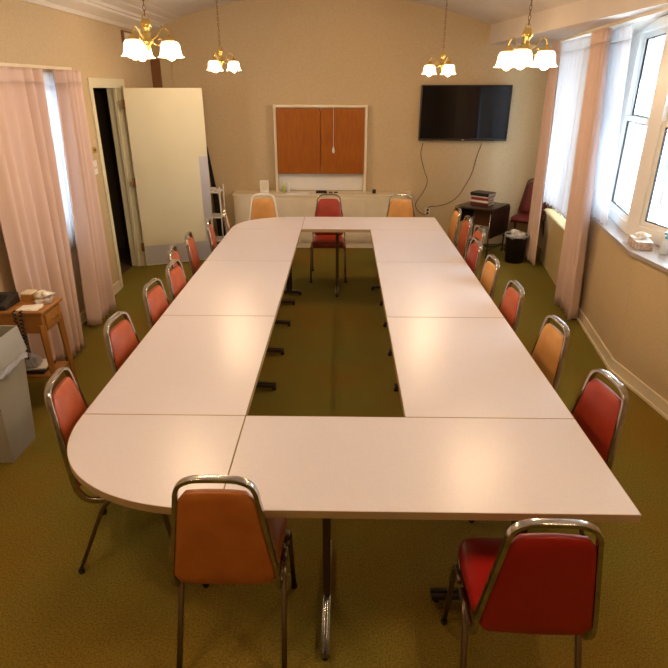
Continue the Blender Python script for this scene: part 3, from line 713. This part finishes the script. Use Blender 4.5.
# waste bin with papers in the far right corner
t = thing('waste_bin', 'round black waste bin stuffed with papers before the corner chair', 'bin', (2.19, 7.05, 0))
b = NB(); lathe(b, [(.11, 0), (.135, .34), (.14, .345), (.132, .34), (.107, .01)], n=24, caps=True); make('bin', b, M['black'], t, smooth=True)
b = NB(); lathe(b, [(.125, .30), (.140, .348), (.146, .36), (.150, .33)], n=28, caps=False, wave=lambda k, q: .04*math.sin(5*q+k)); make('liner_bag', b, M['bag'], t, smooth=True, solid=.002)
for k in range(4):
    b = NB(); r_ = bmesh.ops.create_icosphere(b, subdivisions=2, radius=.05)
    for v in b.verts: v.co *= random.uniform(.7, 1.15)
    make('crumpled_paper', b, M['paper'] if k % 2 else M['bookwhite'], t, loc=((-.05, .06, .03, -.02)[k], (-.04, -.03, .06, .05)[k], .32+.015*k))

# ------------------------------------------------------------------ white shelf unit and black panel behind the door
t = thing('shelf_unit', 'narrow white open shelf unit behind the door edge', 'shelf', (-1.74, 7.66, 0))
for z in (.12, .44, .77):
    b = NB(); bb(b, -.15, .12, -.13, .13, z-.012, z+.006); make('shelf', b, M['whitepaint'], t, bevel=.003)
for sx in (-.145, .12):
    for sy in (-.125, .125):
        b = NB(); sweep(b, [(sx, sy, 0), (sx, sy, .84)], circ(.009, 8)); make('post', b, M['whitepaint'], t, smooth=True)
small('dish', 'round white dish on top of the small shelf unit', 'dish', (-1.75, 7.62, .777), [('bottle', 'white', lambda b: lathe(b, [(.05, 0), (.075, .035), (.072, .037), (.045, .006)], n=20))])
b = NB()
lo = [(.02, -.02), (.14, -.02), (.14, .02), (.02, .02)]; hi = [(-.065, -.010), (-.045, -.010), (-.045, .010), (-.065, .010)]
A_ = [b.verts.new((x, y, 0)) for x, y in lo]; B_ = [b.verts.new((x, y, 1.32)) for x, y in hi]
b.faces.new(A_[::-1]); b.faces.new(B_)
for q in range(4): b.faces.new((A_[q], A_[(q+1) % 4], B_[(q+1) % 4], B_[q]))
tag(make('folded_easel', b, M['black'], None, loc=(-1.765, 7.87, 0), bevel=.004), 'slim black folded easel leaning behind the door edge', 'easel')

# ------------------------------------------------------------------ vent, switch, chime on the left wall
t = thing('wall_vent', 'square framed vent high on the left wall near the corner', 'vent', (XL+.0, 7.12, 2.50))
b = NB(); bb(b, 0, .03, -.15, .15, -.11, .11); make('frame', b, M['brownwood'], t, bevel=.003)
b = NB(); bb(b, .028, .034, -.13, .13, -.09, .09)
for k in range(6): bb(b, .034, .038, -.12, .12, -.08+k*.03, -.065+k*.03)
make('grille', b, M['cream'], t)
t = thing('light_switch', 'white double switch plate on the left wall beside the door', 'switch', (XL, 5.74, 1.31))
b = NB(); bb(b, 0, .006, -.05, .05, -.065, .065); make('cover_plate', b, M['white'], t, bevel=.002)
for y in (-.02, .02):
    b = NB(); bb(b, .006, .014, y-.006, y+.006, -.012, .012); make('toggle', b, M['cream'], t)
t = thing('door_chime', 'little brass plate above the white switch', 'wall plate', (XL, 5.79, 1.47))
b = NB(); bb(b, 0, .01, -.035, .035, -.028, .028); make('plate', b, M['brass'], t, bevel=.003)
b = NB(); bb(b, .01, .016, -.012, .012, -.01, .01); make('button', b, M['brownwood'], t)

# ------------------------------------------------------------------ wooden side table with phone and papers
t = thing('side_table', 'small oak side table with one drawer and tapered legs', 'side table', (-2.17, 3.54, 0), R(0))
hx_, hy_ = .22, .15
b = NB(); bb(b, -hx_, hx_, -hy_, hy_, .675, .70); make('top', b, M['wood'], t, bevel=.010, seg=3)
b = NB(); bb(b, -hx_+.02, hx_-.02, -hy_+.02, hy_-.02, .54, .675); make('apron', b, M['wood'], t, bevel=.003)
b = NB(); bb(b, hx_-.02, hx_-.006, -hy_+.05, hy_-.05, .56, .66); dw = make('drawer', b, M['wood'], t, bevel=.004)
b = NB(); sweep(b, [(hx_-.006, -.035, .612), (hx_+.014, -.03, .612), (hx_+.014, .03, .612), (hx_-.006, .035, .612)], circ(.004, 6)); make('handle', b, M['brass'], dw)
for sx in (-1, 1):
    for sy in (-1, 1):
        b = NB(); sweep(b, [(sx*(hx_-.035), sy*(hy_-.035), .60), (sx*(hx_-.015), sy*(hy_-.015), 0)], rrect(.04, .04, .006), scales=[1.05, .55]); make('leg', b, M['wood'], t)
b = NB(); bb(b, -hx_+.03, hx_-.03, -hy_+.03, hy_-.03, .20, .215); make('lower_shelf', b, M['wood'], t, bevel=.003)
ty = .701
t = thing('telephone', 'black desk telephone with a hanging handset cord on the side table', 'telephone', (-2.29, 3.50, ty), 0)
b = NB(); v = bb(b, -.10, .10, -.09, .09, 0, .03)
for q in v:
    if q.co.y > 0 and q.co.z > .02: q.co.z += .04
make('base', b, M['black'], t, bevel=.006)
b = NB(); sweep(b, smooth_path([(-.075, -.09, .055), (-.075, -.05, .075), (-.075, .05, .10), (-.075, .09, .10)], 4), rrect(.04, .03, .01), up=Vector((1, 0, 0))); make('handset', b, M['black'], t, smooth=True)
b = NB()
for i in range(12):
    x = -.02+(i % 3)*.03; y = -.05+(i//3)*.028; box(b, (x, y, .032+.22*(y+.09)), (.018, .015, .012))
make('keypad', b, M['rubber'], t)
b = NB(); pts = []
for i in range(210):
    f = i/209; a = f*2*PI*26
    cx_ = .175+.045*f; cz = .02-.34*(1-abs(1-2*f))
    pts.append((cx_+.010*math.cos(a), -.135-.01*math.sin(f*PI)+.010*math.sin(a), cz))
sweep(b, pts, circ(.0048, 5)); make('coiled_cord', b, M['rubber'], t, smooth=True)
small('envelope_box', 'small brown paperboard box behind the telephone', 'box', (-2.148, 3.635, ty), [('body', 'tan', lambda b: bb(b, -.034, .034, -.045, .045, 0, .045)), ('lid', 'cream', lambda b: bb(b, -.036, .036, -.047, .047, .045, .055))])
t = thing('tissue_box', 'opened tissue packet crumpled on the right of the side table', 'tissue box', (-2.03, 3.60, ty), R(20))
b = NB(); bb(b, -.05, .05, -.07, .06, 0, .03); make('box', b, M['tissue'], t, bevel=.004)
def tuft(b, r, h):
    lathe(b, [(r*.35, 0), (r*.7, h*.3), (r*.95, h*.55), (r*.6, h*.85), (r*.25, h*1.1), (.002, h*.8)], n=24, wave=lambda k, q: .34*math.sin(2*q+k*1.1)+.22*math.sin(5*q+k*.6))
b = NB(); tuft(b, .055, .045); make('tissue', b, M['paper'], t, smooth=True, loc=(0, 0, .026))
small('paper_stack', 'loose white papers at the front of the side table', 'papers', (-2.06, 3.46, ty), [('sheets', 'paper', lambda b: (bb(b, -.07, .07, -.05, .05, 0, .004), box(b, (.01, .01, .006), (.13, .09, .003), Matrix.Rotation(.3, 3, 'Z'))))])
small('magazine_pile', 'black and white magazines on the lower shelf of the side table', 'magazines', (-2.18, 3.54, .216), [('magazine', 'black', lambda b: bb(b, -.12, .12, -.09, .09, 0, .02)), ('sheets', 'paper', lambda b: box(b, (.0, .0, .027), (.22, .16, .012), Matrix.Rotation(.2, 3, 'Z')))])
t = thing('crumpled_bag', 'crumpled clear plastic bag lying on the magazines', 'bag', (-2.19, 3.53, .252))
b = NB(); bmesh.ops.create_icosphere(b, subdivisions=3, radius=.08)
for v in b.verts: v.co *= random.uniform(.8, 1.1); v.co.z = abs(v.co.z)*.9
make('bag', b, M['bag'], t)

# ------------------------------------------------------------------ tall grey bin
t = thing('trash_bin', 'tall slim grey bin with a white liner at the left edge', 'bin', (-2.14, 2.87, 0))
def taper(b, w0, d0, w1, d1, z0, z1, open_=True, th=.006):
    lo = [b.verts.new((sx*w0/2, sy*d0/2, z0)) for sx, sy in ((-1, -1), (1, -1), (1, 1), (-1, 1))]; hi = [b.verts.new((sx*w1/2, sy*d1/2, z1)) for sx, sy in ((-1, -1), (1, -1), (1, 1), (-1, 1))]
    for k in range(4): b.faces.new((lo[k], lo[(k+1) % 4], hi[(k+1) % 4], hi[k]))
    if open_ == 'base': b.faces.new(lo[::-1])
b = NB(); taper(b, .40, .26, .47, .32, 0, .60, 'base'); make('body', b, M['bin'], t, solid=.005)
b = NB(); taper(b, .50, .35, .47, .31, .60, .76, 'none'); taper(b, .47, .31, .50, .35, .60, .601, 'none'); make('collar', b, M['bin'], t, solid=.008)
b = NB(); nz = 7; rows = []
for j in range(nz):
    f = j/(nz-1); z = .605-.055*f; row = []
    for i in range(64):
        s = i/64*4; k = int(s); u = s-k; cs = [(-1, -1), (1, -1), (1, 1), (-1, 1), (-1, -1)]
        x = cs[k][0]*(1-u)+cs[k+1][0]*u; y = cs[k][1]*(1-u)+cs[k+1][1]*u
        w = 1+.02*math.sin(i*1.7+j)+.02*f
        row.append(b.verts.new((x*.244*w, y*.17*w, z+(.012*math.sin(i*.5)+.008*math.sin(i*1.9) if j == nz-1 else 0))))
    rows.append(row)
for r0, r1 in zip(rows, rows[1:]):
    for i in range(64): b.faces.new((r0[i], r0[(i+1) % 64], r1[(i+1) % 64], r1[i]))
make('liner_bag', b, M['bag'], t, smooth=True, solid=.001)

# ------------------------------------------------------------------ sill things
sz = SILL+.031
t = thing('tissue_box', 'printed tissue box on the right window sill', 'tissue box', (2.235, 4.20, sz), R(-12))
b = NB(); bb(b, -.06, .06, -.115, .115, 0, .055); make('box', b, M['tissue'], t, bevel=.002)
b = NB(); bb(b, -.058, .058, -.113, .113, .0552, .0562); make('top_panel', b, M['white'], t)
b = NB(); tuft(b, .05, .05); make('tissue', b, M['paper'], t, smooth=True, loc=(0, 0, .054))
t = thing('pump_bottle', 'clear gel pump bottle with a blue top beside the sill tissue box', 'bottle', (2.30, 3.98, sz), R(40))
b = NB(); lathe(b, [(.03, 0), (.033, .01), (.033, .085), (.014, .105), (.014, .112)], n=18); make('bottle', b, M['clear'], t, smooth=True)
b = NB(); lathe(b, [(.015, .112), (.015, .128), (.005, .13), (.005, .15)], n=12); bb(b, -.045, .012, -.010, .010, .148, .162); make('pump', b, M['blue'], t)
